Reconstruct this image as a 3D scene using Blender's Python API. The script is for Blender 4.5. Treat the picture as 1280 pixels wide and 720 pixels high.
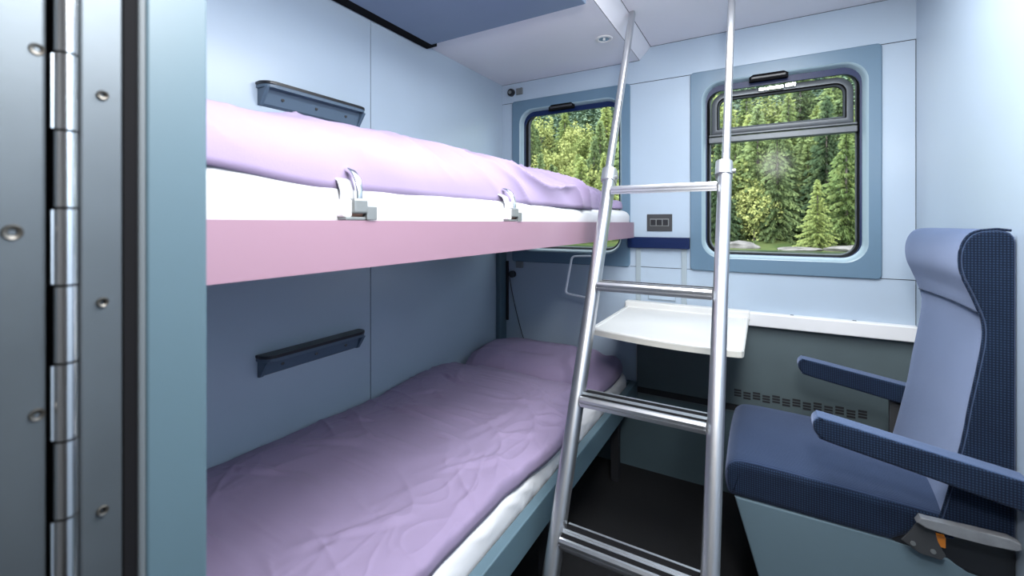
import bpy, bmesh, math, random
from mathutils import Vector, Matrix, noise
R = math.radians
PI = math.pi
C = bpy.context.scene.collection
S = bpy.context.scene
for o in list(bpy.data.objects):
    bpy.data.objects.remove(o)

# ---------------------------------------------------------------- camera
cam = bpy.data.objects.new('camera', bpy.data.cameras.new('camera'))
C.objects.link(cam)
cam.location = (0, 0, 1.20)
cam.rotation_euler = (R(90), 0, R(30))
cam.data.sensor_width = 36
cam.data.lens = 544 / 1280 * 36
cam.data.shift_y = -(360 - 279) / 1280
cam.data.clip_start = 0.02
cam.data.clip_end = 500
cam.data.dof.use_dof = True
cam.data.dof.focus_distance = 1.9
cam.data.dof.aperture_fstop = 5.0
S.camera = cam

# ---------------------------------------------------------------- light
S.view_settings.view_transform = 'Standard'
S.view_settings.look = 'None'
S.view_settings.exposure = 0.20
S.view_settings.gamma = 1.0
S.view_settings.use_curve_mapping = False
W = bpy.data.worlds.new('sky')
S.world = W
W.use_nodes = True
wn = W.node_tree.nodes
bg = wn['Background']
bg.inputs['Color'].default_value = (0.80, 0.90, 1.0, 1)
bg.inputs['Strength'].default_value = 3.2


def lamp(name, kind, loc, rot, energy, color, **kw):
    l = bpy.data.lights.new(name, kind)
    l.energy = energy
    l.color = color
    for k, v in kw.items():
        setattr(l, k, v)
    o = bpy.data.objects.new(name, l)
    C.objects.link(o)
    o.location = loc
    o.rotation_euler = rot
    return o


def aim(o, target):
    d = Vector(target) - o.location
    o.rotation_euler = d.to_track_quat('-Z', 'Y').to_euler()


sun = lamp('sun', 'SUN', (0, -20, 40), (R(48), 0, R(-25)), 3.6, (1.0, 0.95, 0.84), angle=R(8))
# key light added near the camera, out of view, and the compartment's ceiling light
key_lamp = lamp('added_key_light', 'POINT', (0.08, 0.22, 1.68), (0, 0, 0), 36, (1.0, 0.985, 0.97), shadow_soft_size=0.10)
ceil_lamp = lamp('compartment_ceiling_lamp', 'AREA', (-0.02, 0.95, 2.02), (0, 0, 0), 30, (0.97, 0.99, 1.0),
                 shape='RECTANGLE', size=0.5, size_y=1.1)

# ---------------------------------------------------------------- materials
MATS = {}


def mat(name, col, rough=0.5, metal=0.0, bump=0.0, bscale=200.0, var=0.0, vscale=6.0, spec=0.5, sheen=0.0,
        coat=0.0, emit=0.0):
    if name in MATS:
        return MATS[name]
    m = bpy.data.materials.new(name)
    m.use_nodes = True
    nt = m.node_tree
    b = nt.nodes['Principled BSDF']
    b.inputs['Base Color'].default_value = (*col, 1)
    b.inputs['Roughness'].default_value = rough
    b.inputs['Metallic'].default_value = metal
    b.inputs['Specular IOR Level'].default_value = spec
    b.inputs['Sheen Weight'].default_value = sheen
    b.inputs['Coat Weight'].default_value = coat
    if emit:
        b.inputs['Emission Color'].default_value = (*col, 1)
        b.inputs['Emission Strength'].default_value = emit
    tc = nt.nodes.new('ShaderNodeTexCoord')
    if var:
        n = nt.nodes.new('ShaderNodeTexNoise')
        n.inputs['Scale'].default_value = vscale
        n.inputs['Detail'].default_value = 5
        nt.links.new(tc.outputs['Object'], n.inputs['Vector'])
        r = nt.nodes.new('ShaderNodeMapRange')
        r.inputs[1].default_value = 0.3
        r.inputs[2].default_value = 0.7
        r.inputs[3].default_value = 1 - var
        r.inputs[4].default_value = 1 + var
        nt.links.new(n.outputs['Fac'], r.inputs[0])
        x = nt.nodes.new('ShaderNodeVectorMath')
        x.operation = 'SCALE'
        x.inputs[0].default_value = col
        nt.links.new(r.outputs[0], x.inputs['Scale'])
        nt.links.new(x.outputs[0], b.inputs['Base Color'])
    if bump:
        n2 = nt.nodes.new('ShaderNodeTexNoise')
        n2.inputs['Scale'].default_value = bscale
        n2.inputs['Detail'].default_value = 3
        nt.links.new(tc.outputs['Object'], n2.inputs['Vector'])
        bp = nt.nodes.new('ShaderNodeBump')
        bp.inputs['Strength'].default_value = bump
        bp.inputs['Distance'].default_value = 0.002
        nt.links.new(n2.outputs['Fac'], bp.inputs['Height'])
        nt.links.new(bp.outputs[0], b.inputs['Normal'])
    MATS[name] = m
    return m


def ribbed(name, dark, light, scale, axes=('Y',), check=False, rough=0.9, sheen=0.3):
    """woven upholstery: thin ribs (or small checks) along object axes"""
    m = bpy.data.materials.new(name)
    m.use_nodes = True
    nt = m.node_tree
    b = nt.nodes['Principled BSDF']
    b.inputs['Roughness'].default_value = rough
    b.inputs['Sheen Weight'].default_value = sheen
    b.inputs['Sheen Tint'].default_value = (0.6, 0.7, 1.0, 1)
    b.inputs['Specular IOR Level'].default_value = 0.2
    tc = nt.nodes.new('ShaderNodeTexCoord')
    outs = []
    for a in axes:
        w = nt.nodes.new('ShaderNodeTexWave')
        w.wave_type = 'BANDS'
        w.bands_direction = a
        w.inputs['Scale'].default_value = scale
        w.inputs['Distortion'].default_value = 0.4
        w.inputs['Detail'].default_value = 1
        nt.links.new(tc.outputs['Object'], w.inputs['Vector'])
        outs.append(w.outputs['Fac'])
    f = outs[0]
    if len(outs) > 1:
        mm = nt.nodes.new('ShaderNodeMath')
        mm.operation = 'MULTIPLY'
        nt.links.new(outs[0], mm.inputs[0])
        nt.links.new(outs[1], mm.inputs[1])
        f = mm.outputs[0]
    n = nt.nodes.new('ShaderNodeTexNoise')
    n.inputs['Scale'].default_value = 9
    n.inputs['Detail'].default_value = 4
    nt.links.new(tc.outputs['Object'], n.inputs['Vector'])
    ad = nt.nodes.new('ShaderNodeMath')
    ad.operation = 'MULTIPLY_ADD'
    nt.links.new(n.outputs['Fac'], ad.inputs[0])
    ad.inputs[1].default_value = 0.5
    ad.inputs[2].default_value = -0.25
    a2 = nt.nodes.new('ShaderNodeMath')
    a2.operation = 'ADD'
    nt.links.new(f, a2.inputs[0])
    nt.links.new(ad.outputs[0], a2.inputs[1])
    mx = nt.nodes.new('ShaderNodeMix')
    mx.data_type = 'RGBA'
    mx.inputs['A'].default_value = (*dark, 1)
    mx.inputs['B'].default_value = (*light, 1)
    nt.links.new(a2.outputs[0], mx.inputs['Factor'])
    nt.links.new(mx.outputs['Result'], b.inputs['Base Color'])
    bp = nt.nodes.new('ShaderNodeBump')
    bp.inputs['Strength'].default_value = 0.35
    bp.inputs['Distance'].default_value = 0.001
    nt.links.new(f, bp.inputs['Height'])
    nt.links.new(bp.outputs[0], b.inputs['Normal'])
    MATS[name] = m
    return m


M_wall = mat('pale_blue_laminate', (0.375, 0.458, 0.55), 0.28, var=0.02, vscale=3, bump=0.03, bscale=60)
M_ceil = mat('pale_ceiling_laminate', (0.74, 0.73, 0.77), 0.42, var=0.02, vscale=3)
M_joint = mat('joint_black', (0.015, 0.016, 0.02), 0.7)
M_surround = mat('window_surround_blue', (0.11, 0.185, 0.26), 0.34, var=0.03, vscale=4)
M_lip = mat('sunlit_lip_paint', (0.27, 0.3675, 0.42), 0.30)  # surround paint made lighter: sunlight on the funnel put into the colour
M_navy = mat('navy_gloss', (0.004, 0.014, 0.065), 0.4, spec=0.3)
M_rubber = mat('black_rubber', (0.006, 0.006, 0.007), 0.8, spec=0.08)
M_alu = mat('brushed_aluminium', (0.56, 0.57, 0.59), 0.34, metal=0.95, bump=0.04, bscale=400)
M_aluplain = mat('anodised_aluminium', (0.50, 0.51, 0.53), 0.38, metal=0.85)
M_sash = mat('grey_sash_aluminium', (0.09, 0.10, 0.11), 0.4, metal=0.5)
M_stripe = mat('satin_grey_strip', (0.075, 0.09, 0.10), 0.6)
M_chrome = mat('chrome', (0.86, 0.87, 0.88), 0.18, metal=1.0)
M_steel = mat('door_steel', (0.085, 0.10, 0.112), 0.48, metal=0.7, var=0.12, vscale=7, bump=0.06, bscale=30)
M_teal = mat('teal_post_paint', (0.062, 0.105, 0.13), 0.42, var=0.03, vscale=5)
M_pink = mat('pink_bunk_board', (0.245, 0.148, 0.195), 0.40, var=0.02, vscale=4)
M_bluebunk = mat('blue_bunk_underside', (0.17, 0.225, 0.32), 0.45, var=0.03)
M_frame = mat('bunk_rail_teal', (0.0825, 0.1375, 0.1705), 0.4, var=0.04)
M_sheet = mat('white_sheet', (0.52, 0.53, 0.55), 0.85, bump=0.12, bscale=500)
M_lilac = mat('lilac_cotton', (0.238, 0.188, 0.30), 0.85, bump=0.15, bscale=600, sheen=0.05, var=0.03, vscale=8)
M_table = mat('cream_white_table', (0.684, 0.684, 0.666), 0.38, var=0.02)
M_tedge = mat('cream_table_edge', (0.62, 0.61, 0.55), 0.45)
M_sill = mat('white_sill', (0.74, 0.75, 0.76), 0.4, var=0.03)
M_lower = mat('grey_green_panel', (0.085, 0.115, 0.125), 0.45, var=0.08, vscale=5)
M_heater = mat('teal_grey_panel', (0.085, 0.13, 0.15), 0.45, var=0.05, vscale=5)
M_base = mat('blue_grey_seat_base', (0.11, 0.165, 0.198), 0.45, var=0.03)
M_carpet = mat('black_carpet', (0.004, 0.0045, 0.006), 0.95, bump=0.8, bscale=450, var=0.5, vscale=300)
M_handle = mat('blue_grey_handle', (0.078, 0.12, 0.174), 0.42)
M_black = mat('black_plastic', (0.012, 0.013, 0.016), 0.35)
M_darkgrey = mat('dark_grey_plastic', (0.04, 0.042, 0.045), 0.4)
M_midgrey = mat('grey_metal_block', (0.22, 0.235, 0.235), 0.4, metal=0.5)
M_orange = mat('orange_plastic', (0.62, 0.20, 0.02), 0.4)
M_whitepl = mat('white_plastic', (0.78, 0.77, 0.76), 0.4)
M_corr = mat('corridor_laminate', (0.15, 0.156, 0.162), 0.5)
M_screw = mat('dark_screw', (0.10, 0.095, 0.085), 0.35, metal=0.8)
M_lamp = mat('lamp_glow', (1.0, 0.98, 0.93), 0.4, emit=1.5)
M_seatF = ribbed('blue_ribbed_velour', (0.024, 0.044, 0.095), (0.058, 0.092, 0.165), 62, ('Y',), sheen=0.35)
M_seatP = ribbed('blue_worn_pan_velour', (0.010, 0.021, 0.052), (0.028, 0.046, 0.093), 62, ('Y',), sheen=0.25)
M_seatS = ribbed('navy_checked_velour', (0.002, 0.006, 0.018), (0.016, 0.036, 0.078), 55, ('X', 'Z'), sheen=0.15)


def glass_mat():
    m = bpy.data.materials.new('window_glass')
    m.use_nodes = True
    nt = m.node_tree
    nt.nodes.remove(nt.nodes['Principled BSDF'])
    out = nt.nodes['Material Output']
    t = nt.nodes.new('ShaderNodeBsdfTransparent')
    t.inputs['Color'].default_value = (0.93, 0.96, 0.95, 1)
    g = nt.nodes.new('ShaderNodeBsdfGlossy')
    g.inputs['Roughness'].default_value = 0.10
    f = nt.nodes.new('ShaderNodeFresnel')
    f.inputs['IOR'].default_value = 1.08
    mx = nt.nodes.new('ShaderNodeMixShader')
    nt.links.new(f.outputs[0], mx.inputs[0])
    nt.links.new(t.outputs[0], mx.inputs[1])
    nt.links.new(g.outputs[0], mx.inputs[2])
    nt.links.new(mx.outputs[0], out.inputs['Surface'])
    return m


M_glass = glass_mat()

# ---------------------------------------------------------------- helpers


def obj(name, bm, mats, parent=None, smooth=False, label=None, cat=None, group=None, kind=None, loc=None):
    bmesh.ops.recalc_face_normals(bm, faces=bm.faces)
    me = bpy.data.meshes.new(name)
    bm.to_mesh(me)
    bm.free()
    if not isinstance(mats, (list, tuple)):
        mats = [mats]
    for m in mats:
        me.materials.append(m)
    if smooth:
        me.polygons.foreach_set('use_smooth', [True] * len(me.polygons))
        if smooth is not True:
            try:
                me.set_sharp_from_angle(angle=R(smooth))
            except Exception:
                pass
    o = bpy.data.objects.new(name, me)
    C.objects.link(o)
    if parent:
        o.parent = parent
        o.matrix_parent_inverse = parent.matrix_basis.inverted()
    tag(o, label, cat, group, kind)
    return o


def tag(o, label=None, cat=None, group=None, kind=None):
    if label:
        o['label'] = label
    if cat:
        o['category'] = cat
    if group:
        o['group'] = group
    if kind:
        o['kind'] = kind


def empty(name, loc, label=None, cat=None, group=None, kind=None, parent=None):
    o = bpy.data.objects.new(name, None)
    C.objects.link(o)
    o.location = loc
    o.empty_display_size = 0.05
    tag(o, label, cat, group, kind)
    return o


def box(bm, x0, x1, y0, y1, z0, z1, bev=0.0, seg=2, mi=0):
    co = [(x0, y0, z0), (x1, y0, z0), (x1, y1, z0), (x0, y1, z0), (x0, y0, z1), (x1, y0, z1), (x1, y1, z1), (x0, y1, z1)]
    v = [bm.verts.new(c) for c in co]
    fs = [bm.faces.new([v[i] for i in f]) for f in
          ((0, 3, 2, 1), (4, 5, 6, 7), (0, 1, 5, 4), (1, 2, 6, 5), (2, 3, 7, 6), (3, 0, 4, 7))]
    for f in fs:
        f.material_index = mi
    if bev:
        es = list({e for f in fs for e in f.edges})
        r = bmesh.ops.bevel(bm, geom=es, offset=bev, segments=seg, affect='EDGES', profile=0.5)
        for f in r['faces']:
            f.material_index = mi
    return fs


def B(*a, **k):
    bm = bmesh.new()
    box(bm, *a, **k)
    return bm


def prism(bm, pts, axis, a, b, mi=0, bev=0.0, seg=2):
    """polygon pts in the plane normal to axis, extruded a->b"""
    def mk(p, t):
        if axis == 'x':
            return (t, p[0], p[1])
        if axis == 'y':
            return (p[0], t, p[1])
        return (p[0], p[1], t)
    v0 = [bm.verts.new(mk(p, a)) for p in pts]
    v1 = [bm.verts.new(mk(p, b)) for p in pts]
    n = len(pts)
    fs = [bm.faces.new(v0), bm.faces.new(list(reversed(v1)))]
    for i in range(n):
        fs.append(bm.faces.new([v0[i], v1[i], v1[(i + 1) % n], v0[(i + 1) % n]]))
    for f in fs:
        f.material_index = mi
    if bev:
        es = list({e for f in fs[:2] for e in f.edges})
        r = bmesh.ops.bevel(bm, geom=es, offset=bev, segments=seg, affect='EDGES', profile=0.5)
        for f in r['faces']:
            f.material_index = mi
    return fs


def sweep(bm, pts, section, mi=0, cap=True, closed=False, up=(0, 0, 1)):
    """sweep a 2D section along points"""
    rings = []
    n = len(pts)
    P = [Vector(p) for p in pts]
    for i in range(n):
        if closed:
            d = (P[(i + 1) % n] - P[i - 1]).normalized()
        else:
            d = (P[min(i + 1, n - 1)] - P[max(i - 1, 0)]).normalized()
        u = Vector(up)
        if abs(d.dot(u)) > 0.97:
            u = Vector((0, 1, 0)) if abs(d.y) < 0.9 else Vector((1, 0, 0))
        s = d.cross(u).normalized()
        t = s.cross(d).normalized()
        rings.append([bm.verts.new(P[i] + s * a + t * b) for a, b in section])
    m = len(section)
    rng = range(n) if closed else range(n - 1)
    for i in rng:
        A, Bq = rings[i], rings[(i + 1) % n]
        for j in range(m):
            f = bm.faces.new([A[j], A[(j + 1) % m], Bq[(j + 1) % m], Bq[j]])
            f.material_index = mi
    if cap and not closed:
        bm.faces.new(rings[0]).material_index = mi
        bm.faces.new(list(reversed(rings[-1]))).material_index = mi


def circ(r, n=12):
    return [(r * math.cos(2 * PI * i / n), r * math.sin(2 * PI * i / n)) for i in range(n)]


def rrect(w, h, r, n=4):
    pts = []
    for cx, cy, a0 in ((w / 2 - r, h / 2 - r, 0), (-w / 2 + r, h / 2 - r, 90), (-w / 2 + r, -h / 2 + r, 180), (w / 2 - r, -h / 2 + r, 270)):
        for i in range(n + 1):
            a = R(a0 + 90 * i / n)
            pts.append((cx + r * math.cos(a), cy + r * math.sin(a)))
    return pts


def tube(bm, pts, r, n=12, mi=0, closed=False):
    sweep(bm, pts, circ(r, n), mi, closed=closed)


def cyl(bm, c, axis, r, l, n=20, mi=0, r2=None):
    c = Vector(c)
    a = Vector(axis).normalized()
    u = a.orthogonal().normalized()
    w = a.cross(u)
    r2 = r if r2 is None else r2
    v0 = [bm.verts.new(c + (u * math.cos(2 * PI * i / n) + w * math.sin(2 * PI * i / n)) * r) for i in range(n)]
    v1 = [bm.verts.new(c + a * l + (u * math.cos(2 * PI * i / n) + w * math.sin(2 * PI * i / n)) * r2) for i in range(n)]
    fs = [bm.faces.new(v0), bm.faces.new(list(reversed(v1)))]
    for i in range(n):
        fs.append(bm.faces.new([v0[i], v1[i], v1[(i + 1) % n], v0[(i + 1) % n]]))
    for f in fs:
        f.material_index = mi


def rr_xz(x0, x1, z0, z1, r, n=8):
    """rounded rectangle outline in x-z"""
    pts = []
    for cx, cz, a0 in ((x1 - r, z1 - r, 0), (x0 + r, z1 - r, 90), (x0 + r, z0 + r, 180), (x1 - r, z0 + r, 270)):
        for i in range(n + 1):
            a = R(a0 + 90 * i / n)
            pts.append((cx + r * math.cos(a), cz + r * math.sin(a)))
    return pts


def ringloft(bm, rings, mi=0, closed=True, mis=None):
    """rings: list of (outline points xz, y). closed=True joins last ring back to the first (solid hoop)"""
    V = [[bm.verts.new((p[0], y, p[1])) for p in pts] for pts, y in rings]
    n = len(V[0])
    k = len(V)
    for i in range(k if closed else k - 1):
        A, Bq = V[i], V[(i + 1) % k]
        for j in range(n):
            f = bm.faces.new([A[j], A[(j + 1) % n], Bq[(j + 1) % n], Bq[j]])
            f.material_index = mis[i] if mis else mi


def sm(a, b, x):
    t = max(0.0, min(1.0, (x - a) / (b - a)))
    return t * t * (3 - 2 * t)


# ================================================================ ROOM SHELL
XL, XR, YW, ZF = -1.275, 0.48, 2.10, 0.036
ZD, ZC = 1.975, 2.03      # dropped ceiling, main ceiling
YD = 0.196                # compartment side of the door partition

obj('floor', B(XL - 0.05, XR + 0.6, -1.0, YW + 0.05, -0.02, ZF), M_carpet, kind='structure')

# left wall: two laminate panels per bunk with a dark joint
bm = bmesh.new()
box(bm, XL - 0.03, XL - 0.004, -1.0, YW + 0.03, ZF, ZC + 0.02, mi=1)
for a, b in ((-1.0, 1.1475), (1.1505, YW)):
    box(bm, XL - 0.004, XL, a, b, ZF, ZD + 0.003, bev=0.0008, seg=1)
obj('wall_left', bm, [M_wall, M_joint], kind='structure')

# right wall
bm = bmesh.new()
box(bm, XR, XR + 0.03, YD - 0.1, YW - 0.0015, ZF, ZC + 0.02)
box(bm, XR + 0.003, XR + 0.03, YW - 0.0015, YW + 0.03, ZF, ZC + 0.02, mi=1)
obj('wall_right', bm, [M_wall, M_joint], kind='structure')

# window wall with two openings
WIN = [(-1.207, -0.554, 0.990, 1.872), (-0.284, 0.383, 0.990, 1.872)]
bm = bmesh.new()
ins = 0.03
xs = [XL - 0.03, WIN[0][0] + ins, WIN[0][1] - ins, WIN[1][0] + ins, WIN[1][1] - ins, XR + 0.03]
for i in (0, 2, 4):
    box(bm, xs[i], xs[i + 1], YW, YW + 0.06, ZF, ZC + 0.02)
for i in (1, 3):
    box(bm, xs[i], xs[i + 1], YW, YW + 0.06, ZF, 0.990 + ins)
    box(bm, xs[i], xs[i + 1], YW, YW + 0.06, 1.872 - ins, ZC + 0.02)
# cornice panel, standing a hair proud
for a, b, z0, z1 in ((XL, XR, 1.8685, ZD - 0.001), (-0.458, XR, ZD - 0.001, ZC - 0.001), ):
    box(bm, a, b, YW - 0.003, YW, z0, z1)
prism(bm, [(-0.51, ZD - 0.001), (-0.458, ZD - 0.001), (-0.458, ZC - 0.001)], 'y', YW - 0.003, YW)
# joints
for a, b, z in ((XL, XR, 1.8675), (-0.554, XR, 0.993)):
    box(bm, a, b, YW - 0.0012, YW, z - 0.001, z + 0.001, mi=1)
box(bm, XR - 0.0015, XR, YW - 0.0012, YW, 0.83, ZC, mi=1)
obj('wall_window', bm, [M_wall, M_joint], kind='structure')

# outer car body skin round the openings so no daylight leaks
bm = bmesh.new()
for i in (0, 2, 4):
    box(bm, xs[i] - 0.0, xs[i + 1], YW + 0.06, YW + 0.09, -0.2, 2.35)
for i in (1, 3):
    box(bm, xs[i], xs[i + 1], YW + 0.06, YW + 0.09, -0.2, 0.990 + ins)
    box(bm, xs[i], xs[i + 1], YW + 0.06, YW + 0.09, 1.872 - ins, 2.35)
obj('trim_1', bm, M_bluebunk, kind='structure')

# ceiling: dropped part, sloped riser, main part
bm = bmesh.new()
box(bm, XL - 0.03, -0.512, -1.0, YW + 0.03, ZD, ZD + 0.05)
prism(bm, [(-0.509, ZD), (-0.460, ZC - 0.003), (-0.460, ZC + 0.05), (-0.509, ZC + 0.05)], 'y', -1.0, YW + 0.03)
box(bm, -0.457, XR + 0.6, -1.0, YW + 0.03, ZC, ZC + 0.05)
box(bm, XL - 0.03, XR + 0.6, -1.0, YW + 0.03, ZC + 0.05, ZC + 0.08, mi=1)
box(bm, -0.512, -0.509, -1.0, YW, ZD + 0.002, ZC + 0.05, mi=1)
box(bm, -0.460, -0.457, -1.0, YW, ZC + 0.002, ZC + 0.05, mi=1)
# dark line along the window wall
box(bm, XL, -0.51, YW - 0.004, YW - 0.0025, ZD - 0.0015, ZD, mi=1)
box(bm, -0.458, XR, YW - 0.004, YW - 0.0025, ZC - 0.0015, ZC, mi=1)
obj('ceiling', bm, [M_ceil, M_joint], kind='structure')

# door partition (compartment front wall) and corridor
bm = bmesh.new()
box(bm, XL - 0.03, -0.60, 0.10, YD, ZF, ZC)
box(bm, 0.42, XR + 0.03, 0.10, YD, ZF, ZC)
box(bm, -0.60, 0.42, 0.10, YD, 1.96, ZC)
obj('wall_door', bm, M_wall, kind='structure')
bm = bmesh.new()
box(bm, XL - 0.03, XR + 0.6, -1.05, -1.0, ZF, ZC + 0.05)
box(bm, XL - 0.05, XL - 0.03, -1.0, YD, ZF, ZC + 0.05)
box(bm, XR + 0.6, XR + 0.63, -1.0, 0.2, ZF, ZC + 0.05)
box(bm, XR + 0.03, XR + 0.6, 0.15, 0.2, ZF, ZC + 0.05)
obj('wall_corridor', bm, M_corr, kind='structure')

# teal door post
XD = -0.42
bm = bmesh.new()
box(bm, -0.60, XD, 0.1525, YD, ZF, 1.96, bev=0.002)
obj('trim_2', bm, M_teal, kind='structure')
bm = bmesh.new()
box(bm, -0.60, XD - 0.0005, 0.1388, 0.147, ZF, 1.96)
box(bm, -0.60, XD + 0.001, 0.1472, 0.1522, ZF, 1.96, bev=0.0015, mi=1)
obj('trim_3', bm, [M_rubber, M_stripe], kind='structure')

# open steel door, its piano hinge and screws
door = empty('door_1', (XD, 0.0, ZF), kind='structure')
bm = B(XD - 0.04, XD, -0.62, 0.0975, ZF + 0.01, 1.95, bev=0.002)
obj('door_leaf', bm, M_steel, door)
bm = bmesh.new()
box(bm, XD - 0.04, XD - 0.001, 0.1145, 0.1385, ZF, 1.96, bev=0.0015)
obj('hinge_plate', bm, M_steel, door)
bm = B(XD - 0.04, XD - 0.012, 0.0975, 0.1135, ZF, 1.96)
obj('hinge_gap', bm, M_rubber, door)
k = 0
z = ZF + 0.03
zk0 = 1.317 - 0.0533 * 24
while z < 1.93:
    bm = bmesh.new()
    z = zk0 + 0.0533 * k
    if z > 1.93:
        break
    cyl(bm, (XD + 0.0005, 0.1068, z + 0.0008), (0, 0, 1), 0.0062, 0.0517, n=20)
    if k % 2:
        box(bm, XD - 0.003, XD + 0.0012, 0.0995, 0.105, z + 0.0012, z + 0.052)
    else:
        box(bm, XD - 0.003, XD + 0.0012, 0.106, 0.1130, z + 0.0012, z + 0.052)
    obj('hinge_knuckle', bm, M_chrome, door, smooth=40)
    k += 1


def screw(y, z, r, par):
    bm = bmesh.new()
    # countersunk head: ring, cone, dark recess
    n = 20
    for (r0, x0, r1, x1, mi) in ((r, 0.0002, r * 0.86, 0.0012, 0), (r * 0.86, 0.0012, r * 0.45, 0.0006, 0), (r * 0.45, 0.0006, 0.0001, -0.002, 1)):
        a = [bm.verts.new((XD + x0, y + r0 * math.cos(2 * PI * i / n), z + r0 * math.sin(2 * PI * i / n))) for i in range(n)]
        b = [bm.verts.new((XD + x1, y + r1 * math.cos(2 * PI * i / n), z + r1 * math.sin(2 * PI * i / n))) for i in range(n)]
        for i in range(n):
            bm.faces.new([a[i], a[(i + 1) % n], b[(i + 1) % n], b[i]]).material_index = mi
    obj('screw', bm, [M_screw, M_rubber], par)


for zz in (1.677, 1.557, 1.437, 1.316, 1.072, 0.95, 0.83, 0.71):
    screw(0.0930, zz, 0.0042, door)
for zz in (1.438, 1.194, 0.95):
    screw(0.0820, zz, 0.0052, door)
for zz in (1.598, 1.446, 1.294, 1.142, 0.989, 0.838):
    screw(0.1265, zz, 0.0036, door)

# ================================================================ WINDOWS


def window(idx, x0, x1, z0, z1, split):
    w = empty('window_%d' % idx, ((x0 + x1) / 2, YW, z0), kind='structure')
    ix0, ix1, iz0, iz1 = x0 + 0.063, x1 - 0.056, z0 + 0.075, z1 - 0.065
    # surround: flat outer collar, chamfer, funnel into the wall
    bm = bmesh.new()
    ringloft(bm, [
        (rr_xz(x0, x1, z0, z1, 0.016), YW + 0.002),
        (rr_xz(x0, x1, z0, z1, 0.016), YW - 0.008),
        (rr_xz(x0 + 0.003, x1 - 0.003, z0 + 0.003, z1 - 0.003, 0.014), YW - 0.011),
        (rr_xz(ix0 - 0.016, ix1 + 0.017, iz0 - 0.018, iz1 + 0.013, 0.078), YW - 0.011),
        (rr_xz(ix0 - 0.016, ix1 + 0.017, iz0 - 0.018, iz1 + 0.013, 0.078), YW + 0.002),
    ])
    obj('window_surround', bm, M_surround, w, smooth=32)
    bm = bmesh.new()
    ringloft(bm, [
        (rr_xz(ix0 - 0.016, ix1 + 0.017, iz0 - 0.018, iz1 + 0.013, 0.078), YW - 0.0105),
        (rr_xz(ix0 - 0.013, ix1 + 0.014, iz0 - 0.015, iz1 + 0.010, 0.075), YW - 0.0095),
        (rr_xz(ix0 - 0.008, ix1 + 0.008, iz0 - 0.009, iz1 + 0.006, 0.071), YW - 0.001),
        (rr_xz(ix0 - 0.003, ix1 + 0.003, iz0 - 0.003, iz1 + 0.003, 0.067), YW + 0.012),
        (rr_xz(ix0 - 0.001, ix1 + 0.001, iz0 - 0.001, iz1 + 0.001, 0.065), YW + 0.018),
        (rr_xz(ix0 - 0.030, ix1 + 0.030, iz0 - 0.030, iz1 + 0.030, 0.085), YW + 0.018),
    ])
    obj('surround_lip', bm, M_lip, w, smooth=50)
    # rubber gasket
    bm = bmesh.new()
    ringloft(bm, [
        (rr_xz(ix0 - 0.03, ix1 + 0.03, iz0 - 0.03, iz1 + 0.03, 0.07), YW + 0.031),
        (rr_xz(ix0 + 0.001, ix1 - 0.001, iz0 + 0.001, iz1 - 0.001, 0.064), YW + 0.031),
        (rr_xz(ix0 + 0.010, ix1 - 0.010, iz0 + 0.006, iz1 - 0.006, 0.060), YW + 0.050),
        (rr_xz(ix0 - 0.03, ix1 + 0.03, iz0 - 0.03, iz1 + 0.03, 0.07), YW + 0.050)])
    obj('window_gasket', bm, M_rubber, w, smooth=40)
    # metal frame
    bm = bmesh.new()
    ringloft(bm, [
        (rr_xz(ix0 - 0.02, ix1 + 0.02, iz0 - 0.02, iz1 + 0.02, 0.07), YW + 0.051),
        (rr_xz(ix0 + 0.010, ix1 - 0.010, iz0 + 0.006, iz1 - 0.006, 0.060), YW + 0.051),
        (rr_xz(ix0 + 0.013, ix1 - 0.013, iz0 + 0.009, iz1 - 0.009, 0.058), YW + 0.054),
        (rr_xz(ix0 + 0.016, ix1 - 0.014, iz0 + 0.011, iz1 - 0.012, 0.056), YW + 0.064),
        (rr_xz(ix0 - 0.02, ix1 + 0.02, iz0 - 0.02, iz1 + 0.02, 0.07), YW + 0.064)], mis=[0, 0, 0, 1, 0])
    obj('window_frame', bm, [M_sash, M_rubber], w, smooth=40)
    # navy roller blind box in the top of the recess
    bm = bmesh.new()
    ringloft(bm, [
        (rr_xz(ix0 - 0.004, ix1 + 0.004, iz0 - 0.004, iz1 + 0.004, 0.066), YW + 0.019),
        (rr_xz(ix0 + 0.003, ix1 - 0.005, iz0 + 0.001, iz1 - 0.024, 0.056), YW + 0.0195),
        (rr_xz(ix0 + 0.003, ix1 - 0.005, iz0 + 0.001, iz1 - 0.024, 0.056), YW + 0.030),
        (rr_xz(ix0 - 0.004, ix1 + 0.004, iz0 - 0.004, iz1 + 0.004, 0.066), YW + 0.030)])
    obj('roller_blind', bm, M_navy, w)
    # blind pull handle
    bm = bmesh.new()
    xm = (ix0 + ix1) / 2 - (0.035 if idx == 1 else 0.035)
    prism(bm, [(xm - 0.07, iz1 - 0.012), (xm + 0.07, iz1 - 0.012), (xm + 0.07, iz1 + 0.006), (xm + 0.055, iz1 + 0.016), (xm - 0.055, iz1 + 0.016), (xm - 0.07, iz1 + 0.006)],
          'y', YW - 0.013, YW + 0.008, bev=0.002)
    h = obj('blind_handle', bm, M_rubber, w)
    obj('handle_grip', B(xm - 0.062, xm + 0.062, YW - 0.017, YW - 0.012, iz1 - 0.004, iz1 + 0.006, bev=0.002), M_darkgrey, h)
    # glass
    bm = bmesh.new()
    box(bm, ix0, ix1, YW + 0.0665, YW + 0.0700, iz0, iz1)
    obj('glass_pane', bm, M_glass, w)
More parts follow.
